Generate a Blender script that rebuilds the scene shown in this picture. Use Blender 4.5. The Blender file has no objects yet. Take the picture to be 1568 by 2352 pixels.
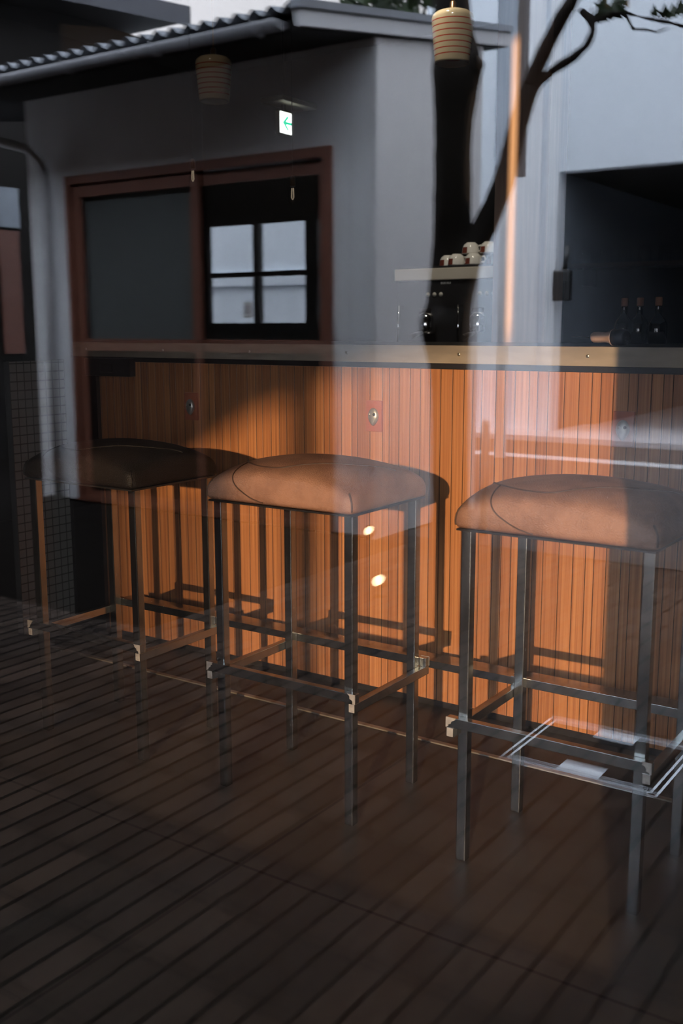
import bpy, bmesh, math, random
from mathutils import Vector, Matrix
random.seed(7)
SC = bpy.context.scene
COL = SC.collection
PI = math.pi

# ------------------------------------------------------------------ materials
def newmat(name):
    m = bpy.data.materials.new(name); m.use_nodes = True
    nt = m.node_tree; nt.nodes.clear()
    out = nt.nodes.new('ShaderNodeOutputMaterial')
    return m, nt, out
def N(nt, t, **kw):
    n = nt.nodes.new('ShaderNode' + t)
    for k, v in kw.items():
        if k in n.inputs.keys(): n.inputs[k].default_value = v
        else: setattr(n, k, v)
    return n
def L(nt, a, b): nt.links.new(a, b)
def c4(c): return (c[0], c[1], c[2], 1.0)

def mat(name, col, rough=0.6, metal=0.0, var=0.15, nscale=8.0, bump=0.0, bscale=40.0, stretch=(1, 1, 1), spec=0.5, rvar=0.0, col2=None):
    """Principled surface whose colour wanders with a noise."""
    m, nt, out = newmat(name)
    b = N(nt, 'BsdfPrincipled', Roughness=rough, Metallic=metal)
    b.inputs['Specular IOR Level'].default_value = spec
    tc = N(nt, 'TexCoord'); mp = N(nt, 'Mapping'); mp.inputs['Scale'].default_value = stretch
    L(nt, tc.outputs['Object'], mp.inputs['Vector'])
    ns = N(nt, 'TexNoise', Scale=nscale, Detail=5.0)
    L(nt, mp.outputs['Vector'], ns.inputs['Vector'])
    mx = N(nt, 'MixRGB')
    d = col2 if col2 else tuple(max(0, c * (1 - 2 * var)) for c in col)
    mx.inputs['Color1'].default_value = c4(d)
    mx.inputs['Color2'].default_value = c4(col if col2 else tuple(c * (1 + var) for c in col))
    L(nt, ns.outputs['Fac'], mx.inputs['Fac'])
    L(nt, mx.outputs['Color'], b.inputs['Base Color'])
    if rvar:
        mr = N(nt, 'MapRange'); mr.inputs['To Min'].default_value = rough - rvar; mr.inputs['To Max'].default_value = rough + rvar
        L(nt, ns.outputs['Fac'], mr.inputs['Value']); L(nt, mr.outputs['Result'], b.inputs['Roughness'])
    if bump:
        n2 = N(nt, 'TexNoise', Scale=bscale, Detail=4.0); L(nt, mp.outputs['Vector'], n2.inputs['Vector'])
        bp = N(nt, 'Bump', Strength=bump, Distance=0.01)
        L(nt, n2.outputs['Fac'], bp.inputs['Height']); L(nt, bp.outputs['Normal'], b.inputs['Normal'])
    L(nt, b.outputs['BSDF'], out.inputs['Surface'])
    return m

def emit(name, col, s):
    m, nt, out = newmat(name)
    e = N(nt, 'Emission', Strength=s); e.inputs['Color'].default_value = c4(col)
    L(nt, e.outputs['Emission'], out.inputs['Surface']); return m

def glass_pane(name, ior=1.5, tint=(1, 1, 1)):
    """Flat sheet: what is not mirrored goes straight through."""
    m, nt, out = newmat(name)
    g = N(nt, 'NewGeometry')
    mr = N(nt, 'MapRange'); mr.inputs['To Min'].default_value = ior; mr.inputs['To Max'].default_value = 1 / ior
    L(nt, g.outputs['Backfacing'], mr.inputs['Value'])
    f = N(nt, 'Fresnel'); L(nt, mr.outputs['Result'], f.inputs['IOR'])
    t = N(nt, 'BsdfTransparent'); t.inputs['Color'].default_value = c4(tint)
    gl = N(nt, 'BsdfGlossy', Roughness=0.0)
    mx = N(nt, 'MixShader')
    L(nt, f.outputs['Fac'], mx.inputs['Fac']); L(nt, t.outputs['BSDF'], mx.inputs[1]); L(nt, gl.outputs['BSDF'], mx.inputs[2])
    L(nt, mx.outputs['Shader'], out.inputs['Surface']); return m

def plank_wood(name, base, dark, light, per_m=29.0, rough=0.42):
    """Upright strips of unequal width with thin dark joints and long grain."""
    m, nt, out = newmat(name)
    b = N(nt, 'BsdfPrincipled', Roughness=rough)
    b.inputs['Specular IOR Level'].default_value = 0.35
    tc = N(nt, 'TexCoord'); sx = N(nt, 'SeparateXYZ'); L(nt, tc.outputs['Object'], sx.inputs['Vector'])
    W = N(nt, 'Math', operation='MULTIPLY'); W.inputs[1].default_value = per_m; L(nt, sx.outputs['X'], W.inputs[0])
    cell = N(nt, 'TexVoronoi', voronoi_dimensions='1D', feature='F1', Scale=1.0, Randomness=0.95)
    edge = N(nt, 'TexVoronoi', voronoi_dimensions='1D', feature='DISTANCE_TO_EDGE', Scale=1.0, Randomness=0.95)
    L(nt, W.outputs[0], cell.inputs['W']); L(nt, W.outputs[0], edge.inputs['W'])
    mp = N(nt, 'Mapping'); mp.inputs['Scale'].default_value = (140, 140, 1.2); L(nt, tc.outputs['Object'], mp.inputs['Vector'])
    gr = N(nt, 'TexNoise', Scale=1.0, Detail=6.0, Roughness=0.65); L(nt, mp.outputs['Vector'], gr.inputs['Vector'])
    sc = N(nt, 'SeparateColor'); L(nt, cell.outputs['Color'], sc.inputs['Color'])
    r1 = N(nt, 'ValToRGB')
    r1.color_ramp.elements[0].color = c4(dark); r1.color_ramp.elements[1].color = c4(light)
    e = r1.color_ramp.elements.new(0.5); e.color = c4(base)
    mixv = N(nt, 'Math', operation='MULTIPLY_ADD'); mixv.inputs[1].default_value = 0.30
    sub = N(nt, 'Math', operation='MULTIPLY_ADD'); sub.inputs[1].default_value = 1.5; sub.inputs[2].default_value = -0.42
    L(nt, gr.outputs['Fac'], sub.inputs[0])
    L(nt, sc.outputs['Red'], mixv.inputs[0]); L(nt, sub.outputs[0], mixv.inputs[2])
    L(nt, mixv.outputs[0], r1.inputs['Fac'])
    jm = N(nt, 'MapRange'); jm.inputs['From Min'].default_value = 0.012; jm.inputs['From Max'].default_value = 0.055
    jm.inputs['To Min'].default_value = 0.16; jm.inputs['To Max'].default_value = 1.0
    L(nt, edge.outputs['Distance'], jm.inputs['Value'])
    mu = N(nt, 'MixRGB', blend_type='MULTIPLY'); mu.inputs['Fac'].default_value = 1.0
    L(nt, r1.outputs['Color'], mu.inputs['Color1']); L(nt, jm.outputs['Result'], mu.inputs['Color2'])
    L(nt, mu.outputs['Color'], b.inputs['Base Color'])
    bp = N(nt, 'Bump', Strength=0.5, Distance=0.004); L(nt, jm.outputs['Result'], bp.inputs['Height'])
    L(nt, bp.outputs['Normal'], b.inputs['Normal'])
    L(nt, b.outputs['BSDF'], out.inputs['Surface']); return m

def leather(name, col, dark, rough=0.5, spec=0.4):
    m, nt, out = newmat(name)
    b = N(nt, 'BsdfPrincipled', Roughness=rough); b.inputs['Specular IOR Level'].default_value = spec
    tc = N(nt, 'TexCoord')
    n1 = N(nt, 'TexNoise', Scale=9.0, Detail=6.0, Roughness=0.6); L(nt, tc.outputs['Object'], n1.inputs['Vector'])
    v = N(nt, 'TexVoronoi', Scale=330.0); L(nt, tc.outputs['Object'], v.inputs['Vector'])
    n2 = N(nt, 'TexNoise', Scale=5.0, Detail=2.0); L(nt, tc.outputs['Object'], n2.inputs['Vector'])
    pm = N(nt, 'MapRange'); pm.inputs['From Min'].default_value = 0.48; pm.inputs['From Max'].default_value = 0.62
    L(nt, n2.outputs['Fac'], pm.inputs['Value'])
    vr = N(nt, 'MapRange'); vr.inputs['From Min'].default_value = 0.15; vr.inputs['From Max'].default_value = 0.7
    vr.inputs['To Min'].default_value = 1.0; vr.inputs['To Max'].default_value = 0.55
    L(nt, v.outputs['Distance'], vr.inputs['Value'])
    cr = N(nt, 'ValToRGB'); cr.color_ramp.elements[0].position = 0.3; cr.color_ramp.elements[1].position = 0.6
    cr.color_ramp.elements[0].color = c4(dark); cr.color_ramp.elements[1].color = c4(col)
    L(nt, n1.outputs['Fac'], cr.inputs['Fac'])
    gm = N(nt, 'MixRGB'); gm.inputs['Color1'].default_value = (1, 1, 1, 1)
    L(nt, pm.outputs['Result'], gm.inputs['Fac']); L(nt, vr.outputs['Result'], gm.inputs['Color2'])
    mu = N(nt, 'MixRGB', blend_type='MULTIPLY'); mu.inputs['Fac'].default_value = 1.0
    L(nt, cr.outputs['Color'], mu.inputs['Color1']); L(nt, gm.outputs['Color'], mu.inputs['Color2'])
    L(nt, mu.outputs['Color'], b.inputs['Base Color'])
    bp = N(nt, 'Bump', Strength=0.35, Distance=0.003); L(nt, v.outputs['Distance'], bp.inputs['Height'])
    L(nt, bp.outputs['Normal'], b.inputs['Normal'])
    L(nt, b.outputs['BSDF'], out.inputs['Surface']); return m

def slab_floor(name, jx, jy):
    """Brown sealed slab floor with a cross of saw-cut joints."""
    m, nt, out = newmat(name)
    b = N(nt, 'BsdfPrincipled', Roughness=0.38); b.inputs['Specular IOR Level'].default_value = 0.25
    tc = N(nt, 'TexCoord'); s = N(nt, 'SeparateXYZ'); L(nt, tc.outputs['Object'], s.inputs['Vector'])
    n1 = N(nt, 'TexNoise', Scale=3.2, Detail=7.0, Roughness=0.62); L(nt, tc.outputs['Object'], n1.inputs['Vector'])
    cr = N(nt, 'ValToRGB'); cr.color_ramp.elements[0].position = 0.3; cr.color_ramp.elements[1].position = 0.72
    cr.color_ramp.elements[0].color = (0.027, 0.024, 0.018, 1); cr.color_ramp.elements[1].color = (0.050, 0.043, 0.033, 1)
    L(nt, n1.outputs['Fac'], cr.inputs['Fac'])
    prev = cr.outputs['Color']
    for ch, p in (('X', jx), ('Y', jy)):
        a = N(nt, 'Math', operation='SUBTRACT'); a.inputs[1].default_value = p; L(nt, s.outputs[ch], a.inputs[0])
        ab = N(nt, 'Math', operation='ABSOLUTE'); L(nt, a.outputs[0], ab.inputs[0])
        r = N(nt, 'MapRange'); r.inputs['From Min'].default_value = 0.0025; r.inputs['From Max'].default_value = 0.0055
        r.inputs['To Min'].default_value = 0.12; L(nt, ab.outputs[0], r.inputs['Value'])
        mu = N(nt, 'MixRGB', blend_type='MULTIPLY'); mu.inputs['Fac'].default_value = 1.0
        L(nt, prev, mu.inputs['Color1']); L(nt, r.outputs['Result'], mu.inputs['Color2']); prev = mu.outputs['Color']
    L(nt, prev, b.inputs['Base Color'])
    mr = N(nt, 'MapRange'); mr.inputs['To Min'].default_value = 0.36; mr.inputs['To Max'].default_value = 0.58
    L(nt, n1.outputs['Fac'], mr.inputs['Value']); L(nt, mr.outputs['Result'], b.inputs['Roughness'])
    L(nt, b.outputs['BSDF'], out.inputs['Surface']); return m

def grid_mat(name, tile, grout, size, gap, rough=0.35, axes=('Y', 'Z'), sizes=None, jitter=0.0):
    """Rectangular tiles along two object axes, thin joints."""
    m, nt, out = newmat(name)
    b = N(nt, 'BsdfPrincipled', Roughness=rough)
    tc = N(nt, 'TexCoord'); s = N(nt, 'SeparateXYZ'); L(nt, tc.outputs['Object'], s.inputs['Vector'])
    masks = []
    for a, sz in zip(axes, sizes or (size, size)):
        d = N(nt, 'Math', operation='DIVIDE'); d.inputs[1].default_value = sz; L(nt, s.outputs[a], d.inputs[0])
        f = N(nt, 'Math', operation='FRACT'); L(nt, d.outputs[0], f.inputs[0])
        c = N(nt, 'Math', operation='COMPARE'); c.inputs[1].default_value = 0.5; c.inputs[2].default_value = 0.5 - gap / sz / 2
        L(nt, f.outputs[0], c.inputs[0]); masks.append(c.outputs[0])
    mul = N(nt, 'Math', operation='MULTIPLY'); L(nt, masks[0], mul.inputs[0]); L(nt, masks[1], mul.inputs[1])
    mx = N(nt, 'MixRGB'); mx.inputs['Color1'].default_value = c4(grout); mx.inputs['Color2'].default_value = c4(tile)
    L(nt, mul.outputs[0], mx.inputs['Fac']); L(nt, mx.outputs['Color'], b.inputs['Base Color'])
    L(nt, b.outputs['BSDF'], out.inputs['Surface']); return m

def paver_mat(name):
    m, nt, out = newmat(name)
    b = N(nt, 'BsdfPrincipled', Roughness=0.85); b.inputs['Specular IOR Level'].default_value = 0.1
    tc = N(nt, 'TexCoord'); mp = N(nt, 'Mapping'); mp.inputs['Rotation'].default_value = (0, 0, PI / 2)
    L(nt, tc.outputs['Object'], mp.inputs['Vector'])
    br = N(nt, 'TexBrick', Scale=1.0); br.offset = 0.0
    br.inputs['Color1'].default_value = (0.094, 0.071, 0.059, 1); br.inputs['Color2'].default_value = (0.040, 0.031, 0.027, 1)
    br.inputs['Mortar'].default_value = (0.003, 0.002, 0.002, 1)
    br.inputs['Mortar Size'].default_value = 0.0085; br.inputs['Mortar Smooth'].default_value = 0.3
    br.inputs['Brick Width'].default_value = 0.235; br.inputs['Row Height'].default_value = 0.078
    L(nt, mp.outputs['Vector'], br.inputs['Vector'])
    n1 = N(nt, 'TexNoise', Scale=2.5, Detail=5.0); L(nt, tc.outputs['Object'], n1.inputs['Vector'])
    mr = N(nt, 'MapRange'); mr.inputs['To Min'].default_value = 0.6; mr.inputs['To Max'].default_value = 1.3; L(nt, n1.outputs['Fac'], mr.inputs['Value'])
    mu = N(nt, 'MixRGB', blend_type='MULTIPLY'); mu.inputs['Fac'].default_value = 1.0
    L(nt, br.outputs['Color'], mu.inputs['Color1']); L(nt, mr.outputs['Result'], mu.inputs['Color2'])
    L(nt, mu.outputs['Color'], b.inputs['Base Color'])
    L(nt, b.outputs['BSDF'], out.inputs['Surface']); return m

def banded(name, base, band, z0, pitch, n, w, rough=0.15):
    """Glazed body with n thin painted hoops (object z)."""
    m, nt, out = newmat(name)
    b = N(nt, 'BsdfPrincipled', Roughness=rough); b.inputs['Coat Weight'].default_value = 0.5
    tc = N(nt, 'TexCoord'); s = N(nt, 'SeparateXYZ'); L(nt, tc.outputs['Object'], s.inputs['Vector'])
    a = N(nt, 'Math', operation='SUBTRACT'); a.inputs[1].default_value = z0 - pitch / 2; L(nt, s.outputs['Z'], a.inputs[0])
    d = N(nt, 'Math', operation='DIVIDE'); d.inputs[1].default_value = pitch; L(nt, a.outputs[0], d.inputs[0])
    f = N(nt, 'Math', operation='FRACT'); L(nt, d.outputs[0], f.inputs[0])
    c = N(nt, 'Math', operation='COMPARE'); c.inputs[1].default_value = 0.5; c.inputs[2].default_value = w / pitch / 2; L(nt, f.outputs[0], c.inputs[0])
    r = N(nt, 'Math', operation='COMPARE'); r.inputs[1].default_value = n / 2; r.inputs[2].default_value = n / 2; L(nt, d.outputs[0], r.inputs[0])
    mul = N(nt, 'Math', operation='MULTIPLY'); L(nt, c.outputs[0], mul.inputs[0]); L(nt, r.outputs[0], mul.inputs[1])
    mx = N(nt, 'MixRGB'); mx.inputs['Color1'].default_value = c4(base); mx.inputs['Color2'].default_value = c4(band)
    L(nt, mul.outputs[0], mx.inputs['Fac']); L(nt, mx.outputs['Color'], b.inputs['Base Color'])
    L(nt, b.outputs['BSDF'], out.inputs['Surface']); return m

M = {}
M['panel'] = plank_wood('counter strip wood', (0.33, 0.138, 0.054), (0.13, 0.046, 0.019), (0.54, 0.255, 0.10))
M['darkwood'] = mat('dark stained wood', (0.045, 0.022, 0.012), 0.5, stretch=(30, 30, 2), nscale=2)
M['pillarwood'] = mat('pale pillar wood', (0.66, 0.46, 0.34), 0.5, stretch=(40, 40, 2), nscale=2)
M['plate'] = mat('orange wood plate', (0.33, 0.10, 0.05), 0.5, stretch=(30, 30, 3), nscale=2)
M['leather'] = leather('brown leather', (0.29, 0.15, 0.09), (0.15, 0.072, 0.042), 0.5)
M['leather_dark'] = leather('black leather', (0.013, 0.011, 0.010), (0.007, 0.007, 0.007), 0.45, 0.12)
M['seam'] = mat('dark leather seam', (0.05, 0.025, 0.014), 0.6)
M['steel'] = mat('bare square steel tube', (0.40, 0.42, 0.41), 0.24, 1.0, var=0.22, nscale=14, stretch=(3, 3, 0.6), rvar=0.07)
M['weld'] = mat('bright ground weld', (0.55, 0.52, 0.47), 0.5, 0.6, var=0.3, nscale=90)
M['edge_steel'] = mat('dull steel edge bar', (0.30, 0.26, 0.20), 0.5, 0.15, var=0.2, nscale=9, stretch=(1, 1, 4))
M['screw'] = mat('screw steel', (0.5, 0.48, 0.42), 0.3, 0.9)
M['top_dark'] = mat('black counter top', (0.018, 0.018, 0.019), 0.3)
M['black'] = mat('black plastic', (0.012, 0.012, 0.013), 0.4)
M['blackmetal'] = mat('black metal', (0.03, 0.03, 0.032), 0.4, 0.4)
M['hook'] = mat('cast pewter', (0.42, 0.41, 0.37), 0.35, 0.6, var=0.25, nscale=40)
M['floor'] = slab_floor('brown slab floor', -1.3675, 1.6217)
M['strip'] = mat('worn steel strip', (0.30, 0.27, 0.22), 0.4, 0.5, var=0.4, nscale=20)
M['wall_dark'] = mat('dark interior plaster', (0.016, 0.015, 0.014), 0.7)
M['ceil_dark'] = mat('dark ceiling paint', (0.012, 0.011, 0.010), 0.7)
M['glass'] = glass_pane('window glass')
M['tiles'] = grid_mat('grey white mosaic tile', (0.40, 0.40, 0.37), (0.12, 0.12, 0.115), 0.033, 0.004)
M['lantern'] = banded('cream glaze with red hoops', (0.62, 0.50, 0.32), (0.42, 0.045, 0.02), 0.030, 0.0225, 7, 0.0045)
M['brass'] = mat('brass', (0.18, 0.10, 0.05), 0.3, 0.9)
M['inner'] = mat('unglazed shade inside', (0.30, 0.25, 0.18), 0.8)
M['cream_metal'] = mat('cream enamelled metal', (0.62, 0.57, 0.47), 0.3, 0.1, var=0.05)
M['chrome'] = mat('chrome', (0.75, 0.75, 0.75), 0.12, 1.0, var=0.03)
M['porcelain'] = mat('white porcelain', (0.72, 0.70, 0.64), 0.15, var=0.04)
M['cupmark'] = mat('brown cup print', (0.16, 0.035, 0.02), 0.25)
M['button'] = mat('pale button', (0.6, 0.58, 0.52), 0.4)
M['letter'] = mat('white lettering', (0.75, 0.75, 0.72), 0.5, var=0.03)
M['handle_wood'] = mat('turned pale wood', (0.60, 0.42, 0.33), 0.4, stretch=(3, 30, 30), nscale=2)
M['bottle'] = mat('dark bottle glass', (0.008, 0.010, 0.008), 0.06, spec=0.8)
M['cork'] = mat('bottle cap brown', (0.26, 0.12, 0.07), 0.6)
M['clearglass'] = glass_pane('thin clear glassware', 1.45)
M['filament'] = emit('warm filament', (1, 0.8, 0.55), 0.4)
M['exit_face'] = emit('lit white sign face', (0.93, 1.0, 0.95), 4.0)
M['exit_green'] = emit('lit green sign arrow', (0.02, 0.55, 0.30), 1.6)
# outside
M['paver'] = paver_mat('brown street pavers')
M['asphalt'] = mat('asphalt', (0.085, 0.072, 0.070), 0.85, var=0.2, nscale=3, bump=0.3, bscale=120)
M['kerb'] = mat('dark drain kerb', (0.05, 0.045, 0.043), 0.8)
M['sidewalk'] = mat('pale concrete', (0.70, 0.68, 0.70), 0.8, var=0.1, nscale=2)
M['roadpaint'] = mat('white road paint', (0.75, 0.75, 0.76), 0.7, var=0.2, nscale=9)
M['siding'] = grid_mat('grey metal siding', (0.80, 0.80, 0.82), (0.50, 0.50, 0.51), 0.3, 0.006, 0.45, ('X', 'Z'), (0.30, 50.0))
M['siding_side'] = grid_mat('grey metal siding side', (0.78, 0.77, 0.78), (0.5, 0.5, 0.51), 0.3, 0.006, 0.45, ('Y', 'Z'), (0.25, 50.0))
M['frame_brown'] = mat('red brown window timber', (0.16, 0.055, 0.032), 0.5, stretch=(3, 3, 30), nscale=2)
M['lowpanel'] = mat('black brown door panel', (0.012, 0.007, 0.006), 0.6, spec=0.1)
M['room_black'] = mat('dark shed inside', (0.02, 0.02, 0.022), 0.8)
M['reed'] = mat('grey reed blind', (0.075, 0.08, 0.078), 0.8, stretch=(160, 1, 1), nscale=1, var=0.25)
M['roof_metal'] = mat('corrugated sheet', (0.16, 0.17, 0.19), 0.35, 0.6)
M['gutter'] = mat('grey gutter', (0.24, 0.24, 0.26), 0.45)
M['barge'] = mat('pale barge board', (0.55, 0.55, 0.57), 0.5, var=0.06)
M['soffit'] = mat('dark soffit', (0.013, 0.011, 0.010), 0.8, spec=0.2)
M['fascia'] = mat('grey fascia', (0.060, 0.060, 0.070), 0.6)
M['plaster'] = mat('white street wall', (0.82, 0.87, 0.93), 0.85, var=0.05, nscale=0.5)
M['plaster_trim'] = mat('white trim', (0.88, 0.90, 0.93), 0.7, var=0.04)
M['greybox'] = mat('blue grey cladding', (0.30, 0.34, 0.39), 0.6, var=0.1)
M['lining'] = mat('dark blue grey garage wall', (0.10, 0.115, 0.135), 0.7)
M['ground_dark'] = mat('painted dark ground', (0.010, 0.008, 0.007), 0.9, spec=0.05)
M['darkstrip'] = mat('dark brown strip', (0.07, 0.055, 0.05), 0.6)
M['bark'] = mat('dark bark', (0.030, 0.022, 0.017), 0.9, bump=0.8, bscale=30, stretch=(2, 2, 0.4), nscale=12, var=0.3)
M['leaf'] = mat('dark green leaf', (0.035, 0.06, 0.018), 0.5, var=0.35, nscale=5)
M['bollard'] = mat('white painted post', (0.75, 0.74, 0.72), 0.5, var=0.05)
M['lamp_lens'] = emit('lit garden lamp lens', (1, 0.86, 0.55), 14)
M['sticker'] = mat('white sticker', (0.75, 0.72, 0.70), 0.6, var=0.03)
M['sticker_mark'] = mat('grey pink print', (0.40, 0.32, 0.36), 0.6)
M['shopfront'] = mat('shop front render', (0.16, 0.14, 0.12), 0.8)

# ------------------------------------------------------------------ mesh helpers
def BM(): return bmesh.new()
def box(bm, x0, x1, y0, y1, z0, z1, rot=None, mi=0):
    vs = [Vector((x, y, z)) for z in (z0, z1) for y in (y0, y1) for x in (x0, x1)]
    if rot: vs = [rot @ v for v in vs]
    v = [bm.verts.new(p) for p in vs]
    for f in ((0, 2, 3, 1), (4, 5, 7, 6), (0, 1, 5, 4), (2, 6, 7, 3), (0, 4, 6, 2), (1, 3, 7, 5)):
        fc = bm.faces.new([v[i] for i in f]); fc.material_index = mi
    return v
def lathe(bm, prof, seg=32, mtx=None, cap0=False, cap1=False, smooth=True):
    """prof: (r, z) list; r=0 ends close to a point."""
    rings = []
    for r, z in prof:
        if r < 1e-6: ring = [bm.verts.new((0, 0, z))]
        else: ring = [bm.verts.new((r * math.cos(2 * PI * i / seg), r * math.sin(2 * PI * i / seg), z)) for i in range(seg)]
        rings.append(ring)
    for a, b in zip(rings, rings[1:]):
        for i in range(seg):
            j = (i + 1) % seg
            if len(a) == 1 and len(b) == 1: continue
            if len(a) == 1: f = bm.faces.new((a[0], b[j], b[i])) if False else bm.faces.new((a[0], b[i], b[j])[::-1])
            elif len(b) == 1: f = bm.faces.new((a[i], a[j], b[0]))
            else: f = bm.faces.new((a[i], a[j], b[j], b[i]))
            f.smooth = smooth
    if cap0 and len(rings[0]) > 1: bm.faces.new(rings[0][::-1])
    if cap1 and len(rings[-1]) > 1: bm.faces.new(rings[-1])
    if mtx:
        vs = [v for r in rings for v in r]
        bmesh.ops.transform(bm, matrix=mtx, verts=vs)
def tube(bm, pts, rad, seg=8, cap=True):
    pts = [Vector(p) for p in pts]
    rads = rad if isinstance(rad, (list, tuple)) else [rad] * len(pts)
    rings = []; up = Vector((0.137, 0.291, 0.947))
    for i, p in enumerate(pts):
        d = (pts[min(i + 1, len(pts) - 1)] - pts[max(i - 1, 0)]).normalized()
        a = d.cross(up)
        if a.length < 1e-3: a = d.cross(Vector((1, 0, 0)))
        a.normalize(); b = d.cross(a)
        rings.append([bm.verts.new(p + (a * math.cos(2 * PI * k / seg) + b * math.sin(2 * PI * k / seg)) * rads[i]) for k in range(seg)])
    for r0, r1 in zip(rings, rings[1:]):
        for k in range(seg):
            f = bm.faces.new((r0[k], r0[(k + 1) % seg], r1[(k + 1) % seg], r1[k])); f.smooth = True
    if cap: bm.faces.new(rings[0][::-1]); bm.faces.new(rings[-1])
def bevel(bm, w, seg=2):
    bmesh.ops.bevel(bm, geom=bm.edges[:], offset=w, segments=seg, profile=0.6, affect='EDGES', clamp_overlap=True)

def obj(name, bm, m, parent=None, loc=(0, 0, 0), mats=None):
    bmesh.ops.recalc_face_normals(bm, faces=bm.faces[:])
    me = bpy.data.meshes.new(name); bm.to_mesh(me); bm.free()
    me.materials.append(m)
    for x in mats or []: me.materials.append(x)
    o = bpy.data.objects.new(name, me); COL.objects.link(o); o.location = loc
    if parent: o.parent = parent
    return o
def thing(name, label, cat, loc=(0, 0, 0), group=None):
    o = bpy.data.objects.new(name, None); COL.objects.link(o); o.location = loc
    o.empty_display_size = 0.05
    return tag(o, label, cat, group)
def tag(o, label, cat, group=None):
    o['label'] = label; o['category'] = cat
    if group: o['group'] = group
    return o
def struct(name, bm, m, label=None, cat=None, parent=None, mats=None):
    o = obj(name, bm, m, parent, mats=mats); o['kind'] = 'structure'
    if label: tag(o, label, cat)
    return o
def dup(root, loc, label, group=None):
    r = root.copy(); COL.objects.link(r); r.location = loc
    r['label'] = label
    if group: r['group'] = group
    for ch in list(root.children):
        c = ch.copy(); COL.objects.link(c); c.parent = r
        for g in ch.children:
            d = g.copy(); COL.objects.link(d); d.parent = c
    return r
def bx(*a):
    bm = BM(); box(bm, *a); return bm
def bxb(w, *a):
    bm = BM(); box(bm, *a); bevel(bm, w); return bm

# ------------------------------------------------------------------ camera
TH, PT, RL, F = -0.59667, 0.17410, -0.0016, 2404.2
fwd = Vector((math.sin(TH) * math.cos(PT), math.cos(TH) * math.cos(PT), -math.sin(PT)))
right = Vector((math.cos(TH), -math.sin(TH), 0)); up = right.cross(fwd)
r2 = math.cos(RL) * right + math.sin(RL) * up; u2 = -math.sin(RL) * right + math.cos(RL) * up
cd = bpy.data.cameras.new('camera'); cam = bpy.data.objects.new('camera', cd); COL.objects.link(cam)
cam.matrix_world = Matrix(((r2.x, u2.x, -fwd.x, 0), (r2.y, u2.y, -fwd.y, 0), (r2.z, u2.z, -fwd.z, 1.15), (0, 0, 0, 1)))
cd.sensor_fit = 'VERTICAL'; cd.sensor_height = 36.0; cd.lens = F * 36.0 / 2352.0
cd.clip_start = 0.05; cd.clip_end = 200
cd.dof.use_dof = True; cd.dof.focus_distance = 2.75; cd.dof.aperture_fstop = 4.5
SC.camera = cam

# ------------------------------------------------------------------ the shop: floor, walls, window
GY = 0.60          # plane of the shop window
YC = 2.696         # front of the counter
struct('floor', bx(-5.2, 1.6, GY - 0.05, 6.0, -0.06, 0.0), M['floor'], 'brown sealed slab floor with a cross of thin joints under the stools', 'floor')
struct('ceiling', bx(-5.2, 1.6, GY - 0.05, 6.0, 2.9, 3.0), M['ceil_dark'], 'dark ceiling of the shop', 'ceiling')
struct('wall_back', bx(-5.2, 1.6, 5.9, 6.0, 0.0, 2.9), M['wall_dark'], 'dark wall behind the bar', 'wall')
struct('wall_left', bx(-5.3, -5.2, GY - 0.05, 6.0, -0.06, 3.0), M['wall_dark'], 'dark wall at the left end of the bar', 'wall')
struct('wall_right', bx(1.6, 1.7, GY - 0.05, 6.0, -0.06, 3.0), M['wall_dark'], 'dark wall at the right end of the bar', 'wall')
WX0, WX1, WZ0, WZ1 = -2.06, -0.112, 0.18, 1.50
SX0, SX1 = -0.496, -0.470        # unseen slit added to throw the streak of sun on the pillar
bm = BM()
box(bm, -10.0, WX0, GY - 0.03, GY + 0.03, -0.2, 4.4); box(bm, WX1, 4.5, GY - 0.03, GY + 0.03, -0.2, 4.4)
box(bm, WX0, WX1, GY - 0.03, GY + 0.03, -0.2, WZ0)
box(bm, WX0, SX0, GY - 0.004, GY + 0.004, WZ1, 2.75); box(bm, SX1, WX1, GY - 0.004, GY + 0.004, WZ1, 2.75)  # upper panels added to keep sun off everything above the bar top
box(bm, WX0, WX1, GY - 0.03, GY + 0.03, 2.75, 4.4)
struct('wall_front', bm, M['shopfront'], 'shop front wall around the window', 'wall')
bm = BM(); box(bm, WX0, WX1, GY - 0.009, GY - 0.004, WZ0, WZ1); box(bm, WX0, WX1, GY + 0.004, GY + 0.009, WZ0, WZ1)
struct('window_1', bm, M['glass'], 'large double-glazed shop window mirroring the street', 'window')
bm = BM(); box(bm, -2.45, 4.85, -1.9, GY - 0.03, 3.0, 3.08)
a = [bm.verts.new((x, y, z)) for y, z in ((-1.9, 3.0), (-6.6, 3.85)) for x in (-1.1, 4.85)]; b = [bm.verts.new(v.co + Vector((0, 0, 0.08))) for v in a]
for q in ((0, 1, 3, 2), ): bm.faces.new([a[i] for i in q]); bm.faces.new([b[i] for i in q[::-1]])
for i, j in ((0, 1), (1, 3), (3, 2), (2, 0)): bm.faces.new((a[i], a[j], b[j], b[i]))
box(bm, -6.0, -2.45, -2.2, GY - 0.03, 3.0, 3.08)  # canopy pieces added out of view to dim paving and bar
struct('trim_1', bm, M['soffit'], 'unseen dark canopy over the shop front, added to cut sky light', 'canopy')

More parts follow.
